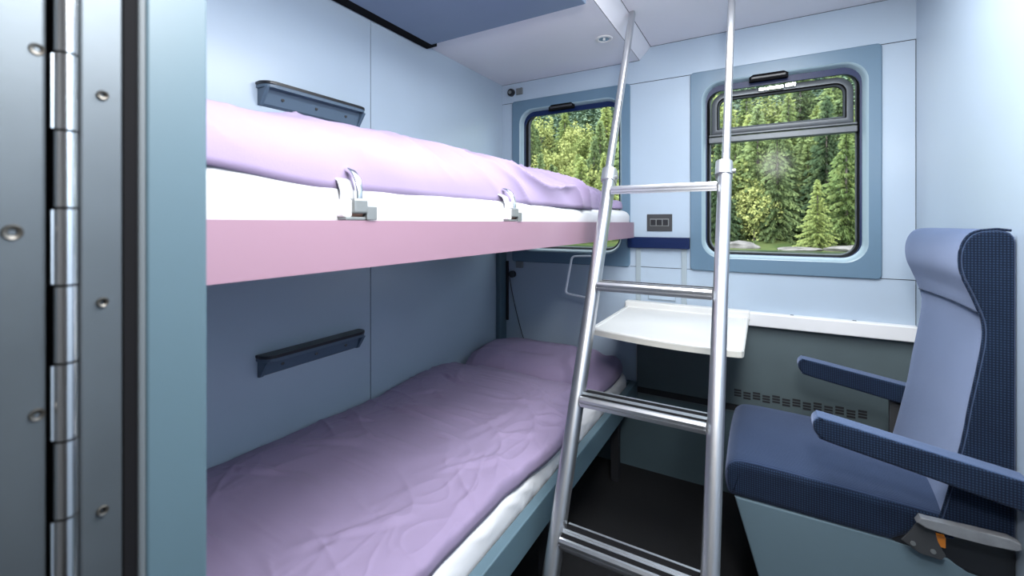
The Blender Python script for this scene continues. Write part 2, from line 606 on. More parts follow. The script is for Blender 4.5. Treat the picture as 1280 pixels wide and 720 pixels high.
    if split:
        zt = 1.585
        # tilting vent sash in the upper quarter
        bm = bmesh.new()
        a0, a1, b0, b1 = ix0 + 0.020, ix1 - 0.022, zt + 0.006, iz1 - 0.030
        def oc(d, rt, rb, n=8):
            pts = []
            for cx, cz, r_, an in ((a1 - d - rt, b1 - d - rt, rt, 0), (a0 + d + rt, b1 - d - rt, rt, 90), (a0 + d + rb, b0 + d + rb, rb, 180), (a1 - d - rb, b0 + d + rb, rb, 270)):
                for i in range(n + 1):
                    a = R(an + 90 * i / n)
                    pts.append((cx + r_ * math.cos(a), cz + r_ * math.sin(a)))
            return pts
        ringloft(bm, [(oc(0, 0.06, 0.006), YW + 0.060), (oc(0, 0.06, 0.006), YW + 0.034), (oc(0.004, 0.056, 0.005), YW + 0.031),
                      (oc(0.022, 0.040, 0.004), YW + 0.031), (oc(0.026, 0.036, 0.003), YW + 0.040), (oc(0.032, 0.03, 0.002), YW + 0.046), (oc(0.032, 0.03, 0.002), YW + 0.060)],
                 mis=[0, 0, 0, 1, 0, 1, 1])
        s = obj('vent_sash', bm, [M_sash, M_rubber], w, smooth=40)
        bm = bmesh.new()
        box(bm, ix0 + 0.010, ix1 - 0.010, YW + 0.026, YW + 0.062, zt - 0.030, zt - 0.004, bev=0.003)
        box(bm, ix0 + 0.012, ix1 - 0.012, YW + 0.022, YW + 0.045, zt - 0.001, zt + 0.007, bev=0.002)
        obj('transom', bm, M_sash, w)
        # latch
        xl = xm + 0.02
        bm = bmesh.new()
        box(bm, xl - 0.055, xl - 0.028, YW + 0.018, YW + 0.032, iz1 - 0.048, iz1 - 0.034, bev=0.002)
        box(bm, xl - 0.026, xl + 0.036, YW + 0.014, YW + 0.032, iz1 - 0.050, iz1 - 0.033, bev=0.003)
        box(bm, xl + 0.040, xl + 0.078, YW + 0.018, YW + 0.032, iz1 - 0.046, iz1 - 0.030, bev=0.002)
        cyl(bm, (xl + 0.066, YW + 0.013, iz1 - 0.038), (0, 1, 0), 0.006, 0.01)
        obj('sash_latch', bm, M_chrome, s)
    # tiny screws on the chamfer
    for sx, sz in ((ix1 + 0.010, z0 + 0.22), (ix0 - 0.010, z0 + 0.72), ((ix0 + ix1) / 2, iz0 - 0.012), (ix1 + 0.010, z1 - 0.22)):
        bm = bmesh.new()
        cyl(bm, (sx, YW - 0.001, sz), (0, 1, 0), 0.0028, 0.012, n=10)
        obj('screw', bm, M_midgrey, w)
    return w


window(1, *WIN[0], False)
window(2, *WIN[1], True)

# ================================================================ LOWER WALL PANELS, SILL, HEATER
bm = bmesh.new()
box(bm, -0.520, XR, YW - 0.010, YW, 0.425, 0.772, bev=0.001, seg=1)
box(bm, -0.5235, -0.5200, YW - 0.011, YW, 0.425, 0.772, mi=1)
obj('trim_4', bm, [M_lower, M_aluplain], kind='structure')
bm = bmesh.new()
box(bm, XL, XR, YW - 0.004, YW, ZF, 0.395)
box(bm, XL, XR, YW - 0.008, YW, 0.388, 0.395, mi=2)
box(bm, -0.52, XR, YW - 0.004, YW, 0.395, 0.425, mi=1)
obj('baseboard_window', bm, [M_heater, M_joint, M_lower], kind='structure')

sill = obj('window_sill', B(-0.57, XR, YW - 0.042, YW, 0.774, 0.829, bev=0.004), M_sill,
           label='long narrow white ledge running under the right window to the seat wall', cat='ledge')
bm = bmesh.new()
for px in (0.10, 0.30, -0.20):
    box(bm, px - 0.006, px + 0.006, YW - 0.020, YW - 0.012, 0.829, 0.8305, bev=0.0004)
obj('ledge_clip', bm, M_darkgrey, sill)

gr = empty('heater_grille', (0.114, YW - 0.010, 0.45),
           label='row of short black ventilation slots in the grey panel behind the seat', cat='ventilation grille')
bm = bmesh.new()
ncol = 13
for c in range(ncol):
    xx = -0.108 + c * (0.444 - 0.024) / (ncol - 1)
    off = 0.0 if c % 2 == 0 else -0.006
    rows = (0, 1, 2) if c % 2 == 0 else (0, 1, 2)
    for r_ in rows:
        zz = 0.488 + off - r_ * 0.0112
        box(bm, xx, xx + 0.027, YW - 0.0108, YW - 0.0095, zz - 0.0045, zz + 0.0035)
obj('slot', bm, M_joint, gr)['kind'] = 'stuff'

# ================================================================ FITTINGS ON THE WINDOW WALL
so = empty('socket_panel', (-0.417, YW, 1.20),
           label='dark grey three-button socket plate on the pale wall between the windows', cat='socket panel')
obj('plate', B(-0.475, -0.362, YW - 0.005, YW, 1.163, 1.242, bev=0.0015), M_darkgrey, so)
obj('inner_frame', B(-0.461, -0.376, YW - 0.0075, YW - 0.004, 1.186, 1.221, bev=0.001), M_midgrey, so)
for i in range(3):
    xx = -0.4575 + i * 0.0275
    obj('button', B(xx, xx + 0.0235, YW - 0.010, YW - 0.007, 1.190, 1.217, bev=0.0015), M_black, so)

obj('navy_rail', B(-0.563, -0.286, YW - 0.022, YW, 1.083, 1.135, bev=0.003), M_navy,
    label='short glossy navy blue rail on the wall beneath the socket plate', cat='rail')

for nm, xx, lb in (('left', -0.515, 'slim pale vertical cover strip beside the left window, above the table'),
                   ('right', -0.310, 'slim pale vertical cover strip beside the right window, above the table')):
    obj('cover_strip', B(xx - 0.011, xx + 0.011, YW - 0.006, YW, 0.83, 1.082, bev=0.001), mat('strip_grey', (0.3108, 0.37, 0.407), 0.4),
        label=lb, cat='cover strip', group='cover strips above the table')
fl = empty('bin_flap', (-0.41, YW, 0.84), label='small pale blue square-cornered flap with a round lock above the table', cat='flap')
obj('flap_panel', B(-0.470, -0.345, YW - 0.004, YW, 0.842, 0.920, bev=0.001), mat('flap_blue', (0.28, 0.343, 0.392), 0.35), fl)
obj('flap_door', B(-0.466, -0.349, YW - 0.0065, YW - 0.003, 0.846, 0.916, bev=0.001), M_wall, fl)
bm = bmesh.new()
cyl(bm, (-0.408, YW - 0.011, 0.893), (0, 1, 0), 0.007, 0.006)
obj('lock', bm, M_darkgrey, fl)


def catch(x, z, lab):
    c = empty('wall_catch', (x, YW, z), label=lab, cat='catch', group='round black wall catches in the corner')
    bm = bmesh.new()
    cyl(bm, (x, YW - 0.018, z), (0, 1, 0), 0.020, 0.016, n=24, r2=0.021)
    obj('black_knob', bm, M_black, c, smooth=40)
    bm = bmesh.new()
    cyl(bm, (x - 0.002, YW - 0.023, z), (0, 1, 0), 0.009, 0.006, n=20)
    obj('knob_centre', bm, M_midgrey, c, smooth=40)
    bm = bmesh.new()
    box(bm, x + 0.030, x + 0.070, YW - 0.010, YW - 0.003, z - 0.018, z + 0.018, bev=0.002)
    box(bm, x + 0.060, x + 0.070, YW - 0.016, YW - 0.010, z - 0.018, z + 0.018, bev=0.002)
    obj('striker_plate', bm, M_midgrey, c)


catch(-1.212, 1.925, 'round black knob and grey plate under the ceiling, above the left window')
c2 = empty('wall_catch', (-1.212, YW, 0.92), label='round black knob and grey plate in the corner below the upper bunk', cat='catch',
           group='round black wall catches in the corner')
bm = bmesh.new()
cyl(bm, (-1.205, YW - 0.018, 0.918), (0, 1, 0), 0.019, 0.018, n=24)
obj('black_knob', bm, M_black, c2, smooth=40)
obj('striker_plate', B(-1.180, -1.140, YW - 0.016, YW, 0.955, 0.990, bev=0.002), M_midgrey, c2)
obj('hinge_strip', B(-1.245, -1.232, YW - 0.012, YW, 0.66, 0.99, bev=0.002), M_black, c2)

# thin cable dropping towards the pillow
bm = bmesh.new()
pts = []
for i in range(20):
    t = i / 19
    pts.append((-1.225 + 0.10 * t ** 1.1, YW - 0.006, 0.90 - 0.36 * t - 0.02 * math.sin(t * PI)))
tube(bm, pts, 0.0022, 8)
obj('cable', bm, M_darkgrey, label='thin dark cable hanging down the corner wall behind the lower pillow', cat='cable', smooth=True)

# corner channel carrying the upper bunk
bm = bmesh.new()
box(bm, XL, -1.247, 2.030, YW, ZF, 1.128, bev=0.004)
obj('bunk_channel', bm, M_frame, label='dark teal vertical channel in the far corner under the upper bunk', cat='post')

# pale wire loop fixed below the left window
bm = bmesh.new()
P0 = [(-0.700, 1.99, 0.838), (-0.845, 1.99, 0.855), (-0.822, 2.02, 1.036), (-0.690, 2.02, 1.042)]
path = []


def roundpath(P, r, n=5):
    out = []
    P = [Vector(p) for p in P]
    m = len(P)
    for i in range(m):
        a, b, c = P[i - 1], P[i], P[(i + 1) % m]
        d1 = (a - b).normalized()
        d2 = (c - b).normalized()
        s, e = b + d1 * r, b + d2 * r
        for k_ in range(n + 1):
            t = k_ / n
            out.append((1 - t) ** 2 * s + 2 * t * (1 - t) * b + t * t * e)
    return out


sweep(bm, roundpath(P0, 0.018), rrect(0.008, 0.016, 0.003, 2), closed=True, up=(0, 1, 0))
lp = obj('wire_loop', bm, mat('pale_loop', (0.80, 0.82, 0.86), 0.4, metal=0.0), smooth=40,
         label='pale grey metal loop on the wall between the left window and the lower bunk', cat='bracket')
for xx, zz, yy in ((-0.712, 1.041, 2.02), (-0.712, 0.840, 1.992)):
    bm = bmesh.new()
    cyl(bm, (xx, yy, zz), (0, 1, 0), 0.006, YW - yy, n=12)
    obj('wall_mount', bm, M_midgrey, lp)

# reading spotlight in the dropped ceiling
sp = empty('ceiling_spotlight', (-0.578, 1.774, ZD), label='small round recessed spotlight in the ceiling above the upper bunk', cat='spotlight')
bm = bmesh.new()
n = 28
prof = [(0.036, 0.0), (0.035, -0.004), (0.027, -0.005), (0.024, 0.002), (0.022, 0.006)]
vs = [[bm.verts.new((-0.578 + r_ * math.cos(2 * PI * i / n), 1.774 + r_ * math.sin(2 * PI * i / n), ZD + z_ - 0.001)) for i in range(n)] for r_, z_ in prof]
for a, b in zip(vs[:-1], vs[1:]):
    for i in range(n):
        bm.faces.new([a[i], a[(i + 1) % n], b[(i + 1) % n], b[i]])
obj('trim_ring', bm, M_whitepl, sp, smooth=40)
bm = bmesh.new()
cyl(bm, (-0.578, 1.774, ZD - 0.0035), (0, 0, 1), 0.022, 0.003, n=20)
obj('reflector', bm, M_chrome, sp)
bm = bmesh.new()
cyl(bm, (-0.578, 1.774, ZD - 0.008), (0, 0, 1), 0.005, 0.005, n=12)
obj('bulb', bm, M_whitepl, sp)

# folded top bunk flush under the ceiling
tb = empty('folded_top_bunk', (-0.87, 0.8, 1.95), label='blue-grey underside of the folded top bunk up against the ceiling', cat='bunk')
bm = bmesh.new()
prism(bm, [(-1.212, 0.22), (-0.527, 0.22), (-0.527, 1.42), (-1.212, 1.42)], 'z', 1.952, 1.970, bev=0.002, seg=1)
obj('bunk_board', bm, M_bluebunk, tb)
bm = bmesh.new()
box(bm, -1.268, -1.212, 0.22, 1.455, 1.958, 1.974)
box(bm, -1.240, -1.212, 0.22, 1.440, 1.953, 1.958)
obj('hinge_rail', bm, M_rubber, tb)

# ================================================================ BUNKS
ub = empty('upper_bunk', (-0.89, 1.1, 1.13), label='pink-edged upper bunk board along the left wall, holding white mattress', cat='bunk')
XB = -0.512


def bunk_outline(x0, x1, y0, y1, r, n=6):
    pts = [(x0, y0), (x1, y0)]
    for i in range(n + 1):
        a = R(90 * i / n)
        pts.append((x1 - r + r * math.cos(a), y1 - r + r * math.sin(a)))
    pts.append((x0, y1))
    return pts


# pink rim: thick edge board wrapping front and window end
bm = bmesh.new()
o1 = bunk_outline(-1.245, XB, 0.205, 2.043, 0.045)[1:]
o0 = bunk_outline(-1.245, XB - 0.022, 0.205, 2.021, 0.030)[1:]
vo0 = [bm.verts.new((p[0], p[1], 1.134)) for p in o1]
vo1 = [bm.verts.new((p[0], p[1], 1.204)) for p in o1]
vi0 = [bm.verts.new((p[0], p[1], 1.134)) for p in o0]
vi1 = [bm.verts.new((p[0], p[1], 1.204)) for p in o0]
for i in range(len(o1) - 1):
    bm.faces.new([vo0[i], vo0[i + 1], vo1[i + 1], vo1[i]])
    bm.faces.new([vi0[i + 1], vi0[i], vi1[i], vi1[i + 1]])
    bm.faces.new([vo1[i], vo1[i + 1], vi1[i + 1], vi1[i]])
    bm.faces.new([vo0[i + 1], vo0[i], vi0[i], vi0[i + 1]])
for i in (0, len(o1) - 1):
    bm.faces.new([vo0[i], vo1[i], vi1[i], vi0[i]])
es = [e for e in bm.edges if abs(e.verts[0].co.z - e.verts[1].co.z) < 1e-5 and e.calc_face_angle(0) > 1.3]
bmesh.ops.bevel(bm, geom=es, offset=0.003, segments=2, affect='EDGES')
obj('edge_board', bm, M_pink, ub, smooth=30)
obj('bunk_base', B(-1.262, XB - 0.02, 0.205, 2.025, 1.137, 1.155), M_bluebunk, ub)

lb = empty('lower_bunk', (-0.89, 1.1, ZF), label='lower bunk frame with a teal side rail along the floor aisle', cat='bunk')
bm = bmesh.new()
box(bm, -0.540, XB, 0.205, 2.062, 0.374, 0.458, bev=0.003)
obj('side_rail', bm, M_frame, lb)
obj('end_rail', B(-1.262, -0.541, 2.035, 2.062, 0.374, 0.458, bev=0.003), M_frame, lb)
obj('bunk_base', B(-1.262, -0.541, 0.205, 2.034, 0.380, 0.398), M_frame, lb)
obj('front_panel', B(-0.80, -0.78, 0.205, 2.05, ZF, 0.380), M_joint, lb)
for yy in (0.45, 1.22, 1.95):
    obj('leg', B(-0.60, -0.565, yy - 0.02, yy + 0.02, ZF, 0.38, bev=0.003), M_joint, lb)

# ---------------------------------------------------------------- soft goods


def softloft(nl, nt_, y0, y1, sect, disp=None):
    """closed cushion-like surface. sect(v)-> (x0,x1,zb,h, sharp) for v in 0..1 along y; disp(x,y,z,th)->dz,dx"""
    bm = bmesh.new()
    rings = []
    nb = 6
    for i in range(nl + 1):
        v = i / nl
        x0, x1, zb, h, q = sect(v)
        y = y0 + (y1 - y0) * v
        cx, w = (x0 + x1) / 2, (x1 - x0) / 2
        ring = []
        for j in range(nt_ + 1):
            th = PI * j / nt_
            c, s = math.cos(th), math.sin(th)
            x = cx + w * (1 if c > 0 else -1) * abs(c) ** q
            z = zb + h * max(s, 0.0) ** q
            d = disp(x, y, z, th) if disp else (0, 0)
            e = min(1.0, s * 3)
            ring.append(bm.verts.new((x + d[1] * (0.3 + 0.7 * e), y, z + d[0] * e)))
        xa, xb = ring[-1].co.x, ring[0].co.x
        for j in range(1, nb):
            t = j / nb
            ring.append(bm.verts.new((xa + (xb - xa) * t, y, zb)))
        rings.append(ring)
    m = len(rings[0])
    for a, b in zip(rings[:-1], rings[1:]):
        for j in range(m):
            bm.faces.new([a[j], a[(j + 1) % m], b[(j + 1) % m], b[j]])
    bm.faces.new(rings[0])
    bm.faces.new(list(reversed(rings[-1])))
    return bm


def nz(x, y, z=0.0, s=1.0):
    return noise.noise(Vector((x * s, y * s, z * s)))


def ridged(x, y, s, seed=0.0):
    return 1 - abs(noise.noise(Vector((x * s + seed, y * s - seed, seed)))) * 2


# mattresses
def mattress(name, x0, x1, y0, y1, z0, z1, r, label, ruffle, near=0.0):
    def sect(v):
        e = min(1.0, math.sin(PI * min(max(v, 0.0), 1.0)) * 14)
        e = e ** 0.5
        zr = near * (1 - sm(0.22, 0.50, y0 + (y1 - y0) * v))
        return x0 + 0.012 * (1 - e), x1 - 0.02 * (1 - e), z0, (z1 - z0 + zr) * (0.55 + 0.45 * e), r

    def disp(x, y, z, th):
        side = 1 - min(1.0, math.sin(th) * 1.6)
        d = 0.0035 * nz(x, y, z, 6) + ruffle * side * (max(0, ridged(y * 1.0, z * 4 + y * 0.7, 7, 3)) ** 3) * (1 if x > (x0 + x1) / 2 else 0)
        return 0.002 * nz(x, y, 0, 9), d
    bm = softloft(240, 44, y0, y1, sect, disp)
    return obj(name, bm, M_sheet, smooth=True, label=label, cat='mattress')


mattress('upper_mattress', -1.262, -0.530, 0.21, 2.028, 1.156, 1.264, 0.22,
         'white-sheeted mattress on the upper bunk, under the pale lilac duvet', 0.004, 0.022)
mattress('lower_mattress', -1.262, -0.545, 0.21, 2.030, 0.399, 0.523, 0.22,
         'white-sheeted mattress on the lower bunk, its edge showing beside the lilac duvet', 0.008)


# upper duvet
def ud_sect(v):
    y = 0.215 + (1.66 - 0.215) * v
    e = max(0.0, min(1.0, (1 - v) * 7)) ** 0.5
    e0 = max(0.0, min(1.0, v * 40 + 0.6)) ** 0.5
    zb = 1.249 + 0.018 * (1 - sm(0.2, 0.42, y))
    h = (0.148 - 0.045 * (1 - sm(0.2, 0.50, y))) * (0.35 + 0.65 * e) * e0 + 0.004 * math.sin(y * 9)
    x1 = -0.538 + 0.010 * math.sin(y * 5 + 1) - 0.03 * (1 - e)
    return -1.255, x1, zb, h, 0.66


def ud_disp(x, y, z, th):
    t = sm(0.75, 1.15, y)
    ph = (y * 1.0 + (z - 1.26) * 1.6 - (x + 0.55) * 0.35)
    f = abs(math.sin(ph * 15 + 3.2 * nz(x, y * 1.3, z, 3.2)))
    folds = (0.5 - f ** 0.7) * 0.030 * t
    f2 = math.sin(ph * 33 + 3 * nz(x, y, z, 2)) * 0.003 * t
    big = 0.013 * nz(x, y, 0, 4.2) + 0.005 * nz(x, y, z, 11)
    cre = 0.008 * max(0, ridged(x * 0.8, y + z * 1.5, 5, 9)) ** 6 + 0.004 * max(0, ridged(y * 0.8, z * 2 + x, 9, 4)) ** 5
    front = 1.0 if x > -0.8 else max(0.0, 1 - (-0.8 - x) * 4)
    return big + cre + folds * 0.35 * front, (folds + f2 + 0.006 * nz(y, z, 3, 8)) * front


obj('upper_duvet', softloft(330, 110, 0.215, 1.66, ud_sect, ud_disp), M_lilac, smooth=True,
    label='rumpled pale lilac duvet lying on the upper bunk', cat='duvet')


# upper pillow
def pil_sect(x0, x1, zb, h):
    def f(v):
        e = math.sin(PI * min(max(v, 0.004), 0.996)) ** 0.42
        return x0 + 0.04 * (1 - e), x1 - 0.04 * (1 - e), zb, h * e, 0.62
    return f


obj('upper_pillow', softloft(90, 70, 1.655, 2.025, pil_sect(-1.20, -0.60, 1.264, 0.118),
                             lambda x, y, z, th: (0.010 * nz(x, y, 1, 7) + 0.006 * max(0, ridged(x, y, 5, 2)) ** 4, 0.008 * nz(x, y, z, 9))),
    M_lilac, smooth=True, label='lilac pillow at the window end of the upper bunk', cat='pillow')
obj('pillowcase', softloft(60, 40, 1.85, 2.012, pil_sect(-0.72, -0.552, 1.264, 0.045),
                            lambda x, y, z, th: (0.010 * nz(x, y, 4, 16), 0.010 * nz(x, y, z + 4, 18))),
    M_lilac, smooth=True, label='crumpled lilac pillowcase corner at the window end of upper mattress', cat='pillowcase')

# lower duvet: creases given as world segments (x0,y0,x1,y1,height,width)
CREASE = [
    (-1.10, 1.13, -0.78, 1.13, 0.011, 0.010), (-1.12, 1.09, -0.86, 1.07, 0.010, 0.009), (-0.98, 1.17, -0.72, 1.20, 0.006, 0.011),
    (-1.18, 0.78, -0.80, 0.98, 0.006, 0.012), (-0.80, 0.98, -0.72, 1.25, 0.005, 0.013), (-1.02, 0.62, -0.95, 0.80, 0.007, 0.007),
    (-0.96, 0.76, -0.86, 0.79, 0.007, 0.007), (-0.90, 0.60, -0.86, 0.66, 0.006, 0.007), (-0.98, 0.48, -0.86, 0.56, 0.008, 0.008),
    (-1.22, 0.60, -1.02, 0.68, 0.007, 0.009), (-0.80, 0.50, -0.66, 0.72, 0.005, 0.010), (-0.72, 0.86, -0.60, 1.02, 0.004, 0.012),
    (-1.16, 1.42, -0.92, 1.36, 0.008, 0.009), (-1.12, 1.50, -1.00, 1.30, 0.006, 0.008), (-1.00, 1.52, -0.84, 1.42, 0.006, 0.010),
    (-1.20, 0.95, -1.05, 1.00, 0.006, 0.008), (-1.05, 0.86, -0.95, 0.99, 0.006, 0.008), (-0.88, 0.98, -0.80, 1.02, 0.006, 0.007),
    (-1.20, 0.42, -0.92, 0.47, 0.006, 0.010), (-0.88, 1.30, -0.66, 1.36, 0.005, 0.014), (-1.06, 1.26, -0.96, 1.22, 0.007, 0.007),
    (-0.70, 1.10, -0.58, 1.18, 0.005, 0.014), (-0.64, 1.25, -0.56, 1.30, 0.006, 0.012), (-1.15, 1.20, -1.00, 1.33, 0.005, 0.010),
]


def crease(x, y):
    s = 0.0
    for a, b, c, d, h, w in CREASE:
        dx, dy = c - a, d - b
        L2 = dx * dx + dy * dy
        t = ((x - a) * dx + (y - b) * dy) / L2
        if t < -0.1 or t > 1.1:
            continue
        q = abs((x - a) * dy - (y - b) * dx) / math.sqrt(L2)
        q += 0.006 * math.sin(t * 7 + a * 9)
        if abs(q) < w * 3:
            s += h * math.exp(-(q / w) ** 2) * sm(-0.1, 0.2, t) * (1 - sm(0.75, 1.1, t)) - h * 0.35 * math.exp(-((q - w * 1.7) / w) ** 2) * sm(0, 0.3, t) * (1 - sm(0.7, 1, t))
    return s


def ld_sect(v):
    y = 0.215 + (1.645 - 0.215) * v
    e = max(0.0, min(1.0, (1 - v) * 14)) ** 0.5
    # duvet end runs rounder near the wall
    x1 = -0.566 + 0.030 * sm(0.75, 1.1, y) * (1 - sm(1.2, 1.5, y)) + 0.008 * math.sin(y * 11) - 0.03 * (1 - e)
    return -1.262 + 0.01 * math.sin(y * 7), x1, 0.515, 0.052 * (0.45 + 0.55 * e) + 0.012 * sm(1.1, 1.45, y) * e, 0.34


def ld_disp(x, y, z, th):
    mid = 0.0022 * max(0.0, ridged(x * 1.5 + 0.03 * nz(x, y, 0, 6), y * 0.55 + x * 0.4, 10, 21)) ** 5 + 0.0012 * nz(x * 1.6, y * 0.7, 2, 24)
    big = mid + 0.012 * nz(x + 3, y, 0, 3.4) + 0.005 * nz(x, y + 5, 0, 8)
    wr = 0.0040 * max(0.0, ridged(x * 0.7 + y * 0.5, y, 6, 4)) ** 7 + 0.0025 * max(0.0, ridged(x, y * 0.8, 11, 8)) ** 6
    side = 1 - min(1.0, math.sin(th) * 1.8)
    ed = 0.010 * side * nz(y, 2, 7, 9) + 0.006 * side * math.sin(y * 40 + 4 * nz(y, 0, 0, 5))
    return big + wr + 1.0 * crease(x, y), ed


obj('lower_duvet', softloft(420, 200, 0.215, 1.645, ld_sect, ld_disp), M_lilac, smooth=True,
    label='creased lilac duvet spread over the lower bunk', cat='duvet')


def lp_disp(x, y, z, th):
    f = 0.008 * nz(x, y, 3, 6)
    # long dent along the pillow front and gathers at the aisle end
    f += -0.010 * math.exp(-((y - 1.765 - 0.02 * nz(x, 0, 0, 6)) / 0.018) ** 2) * (1 - sm(-0.86, -0.80, x))
    f += 0.010 * math.sin((x * 1.2 + y * 0.6) * 42 + 2 * nz(x, y, 0, 5)) * sm(-0.80, -0.66, x) * math.sin(th)
    f += 0.006 * max(0, ridged(x, y, 6, 5)) ** 5
    return f, 0.010 * nz(x, y, z, 8)


obj('lower_pillow', softloft(140, 140, 1.635, 2.045, pil_sect(-1.235, -0.548, 0.518, 0.110), lp_disp), M_lilac, smooth=True,
    label='lilac pillow at the window end of the lower bunk', cat='pillow')

# ---------------------------------------------------------------- mattress straps with hooks


def strap_hook(y, w, label):
    r_ = empty('mattress_hook', (-0.53, y, 1.204), label=label, cat='hook', group='chrome hooks on the upper bunk edge')
    # strap over the mattress edge
    bm = bmesh.new()
    path = [(-0.545, y, 1.207), (-0.527, y, 1.222), (-0.526, y, 1.246), (-0.533, y, 1.262), (-0.552, y, 1.271), (-0.58, y, 1.273), (-0.62, y, 1.272)]
    sweep(bm, path, rrect(0.003, w * 1.2, 0.001, 1), up=(0, 1, 0))
    obj('webbing_strap', bm, M_sheet, r_, smooth=40)
    # chrome hoop
    bm = bmesh.new()
    pts = []
    for i in range(15):
        t = i / 14
        a = R(-10 + 100 * t)
        pts.append((-0.545 + 0.030 * math.cos(a), y + 0.012, 1.243 + 0.038 * math.sin(a)))
    pts.insert(0, (-0.516, y + 0.012, 1.222))
    sweep(bm, pts, rrect(0.008, 0.012, 0.0035, 3), up=(0, 1, 0))
    obj('hoop', bm, M_chrome, r_, smooth=50)
    bm = bmesh.new()
    box(bm, -0.529, -0.508, y - 0.002, y + 0.024, 1.214, 1.236, bev=0.003)
    obj('hoop_socket', bm, M_midgrey, r_)
    bm = bmesh.new()
    box(bm, -0.531, -0.509, y + 0.022, y + 0.042, 1.2045, 1.226, bev=0.0015)
    box(bm, -0.531, -0.512, y - 0.014, y + 0.022, 1.2045, 1.209, bev=0.001)
    obj('clamp_block', bm, M_midgrey, r_)
    bm = bmesh.new()
    box(bm, -0.533, -0.514, y - 0.016, y - 0.001, 1.209, 1.234, bev=0.002)
    obj('buckle', bm, M_whitepl, r_)
    bm = bmesh.new()
    cyl(bm, (-0.520, y - 0.004, 1.214), (0, 1, 0), 0.0045, 0.024)
    obj('pin', bm, mat('copper_pin', (0.45, 0.24, 0.18), 0.4, metal=0.6), r_)


strap_hook(0.430, 0.02, 'chrome mattress hook on the pink bunk edge, nearer the door post')
strap_hook(0.890, 0.02, 'chrome mattress hook on the pink bunk edge, nearer the ladder')

# ---------------------------------------------------------------- wall grab ledges


def grab_ledge(zt, label):
    g = empty('wall_grab_ledge', (XL, 0.906, zt), label=label, cat='grab ledge', group='grab ledges on the left wall')
    y0, y1 = 0.722, 1.091
    # top plate with rounded outer corners
    D = 0.050

    def out(ex):
        pts = [(XL, y0 - ex), ]
        for cy, a0 in ((y0 + 0.03, 270), (y1 - 0.03, 0)):
            for i in range(7):
                a = R(a0 + 90 * i / 6)
                pts.append((XL + D - 0.03 + (0.03 + ex) * math.cos(a), cy + (0.03 + ex) * math.sin(a)))
        pts.append((XL, y1 + ex))
        return pts
    bm = bmesh.new()
    prism(bm, out(0), 'z', zt - 0.010, zt, bev=0.0015, seg=1)
    # sloped back plate running down the wall, closed by triangular cheeks
    prism(bm, [(XL, zt - 0.010), (XL + 0.024, zt - 0.010), (XL + 0.012, zt - 0.052), (XL, zt - 0.058)], 'y', y0 + 0.008, y1 - 0.008, bev=0.001, seg=1)
    for yy in (y0 + 0.004, y1 - 0.016):
        prism(bm, [(XL, zt - 0.010), (XL + 0.044, zt - 0.010), (XL + 0.012, zt - 0.056), (XL, zt - 0.058)], 'y', yy, yy + 0.012, bev=0.001, seg=1)
    obj('ledge_body', bm, M_handle, g)
    bm = bmesh.new()
    prism(bm, out(0.0015), 'z', zt, zt + 0.009, bev=0.002, seg=2)
    obj('rubber_top', bm, M_black, g)
    for yy in (y0 + 0.07, (y0 + y1) / 2, y1 - 0.07):
        bm = bmesh.new()
        cyl(bm, (XL + 0.014, yy, zt - 0.032), (1, 0, 0.25), 0.005, 0.006, n=12)
        obj('screw', bm, M_darkgrey, g)


grab_ledge(1.602, 'long blue-grey grab ledge with black top on the wall above the upper duvet')
grab_ledge(0.808, 'long black-topped grab ledge on the shaded wall above the lower bunk')

# ================================================================ TABLE
tt = empty('folding_table', (-0.31, 1.80, 0.79), label='cream white folding table with a raised back lip, between ladder and window wall', cat='table')
outl = [(-0.053, 2.062), (-0.053, 1.526)]
outl[1:2] = [(-0.053, 1.530), (-0.058, 1.516), (-0.070, 1.510)]
for i in range(1, 12):
    t = i / 12
    outl.append((-0.070 - 0.47 * t, 1.510 + 0.042 * t ** 1.5 - 0.020 * math.sin(PI * t)))
outl += [(-0.548, 1.556), (-0.560, 1.572), (-0.562, 2.062)]


def inset(pts, d):
    n_ = len(pts)
    A = sum(pts[i][0] * pts[(i + 1) % n_][1] - pts[(i + 1) % n_][0] * pts[i][1] for i in range(n_))
    sg = 1 if A > 0 else -1
    out = []
    for i in range(n_):
        p0, p, p1 = Vector(pts[i - 1]), Vector(pts[i]), Vector(pts[(i + 1) % n_])
        e0 = (p - p0).normalized()
        e1 = (p1 - p).normalized()
        n0 = Vector((-e0.y, e0.x)) * sg
        n1 = Vector((-e1.y, e1.x)) * sg
        nn = (n0 + n1).normalized()
        k_ = d / max(0.4, nn.dot(n0))
        out.append(tuple(p + nn * k_))
    return out


bm = bmesh.new()
levels = [(outl, 0.786), (outl, 0.806), (inset(outl, 0.003), 0.810), (inset(outl, 0.013), 0.810), (inset(outl, 0.0145), 0.8065)]
V = [[bm.verts.new((p[0], p[1], z_)) for p in pts] for pts, z_ in levels]
n = len(outl)
for a, b in zip(V[:-1], V[1:]):
    for i in range(n):
        bm.faces.new([a[i], a[(i + 1) % n], b[(i + 1) % n], b[i]])
bm.faces.new(V[0])
bm.faces.new(V[-1])
obj('tabletop', bm, M_table, tt)
bm = bmesh.new()
oi, oo = outl, inset(outl, -0.0012)
V = [[bm.verts.new((p[0], p[1], z_)) for p in pts] for pts, z_ in ((oi, 0.785), (oo, 0.785), (oo, 0.803), (oi, 0.803))]
for k_ in range(4):
    a, b = V[k_], V[(k_ + 1) % 4]
    for i in range(n):
        if oi[i][1] > 2.05 and oi[(i + 1) % n][1] > 2.05:
            continue
        bm.faces.new([a[i], a[(i + 1) % n], b[(i + 1) % n], b[i]])
obj('table_edging', bm, M_tedge, tt)
bm = bmesh.new()
box(bm, -0.566, -0.048, 2.050, 2.092, 0.800, 0.834, bev=0.004)
obj('back_lip', bm, M_table, tt)
bm = bmesh.new()
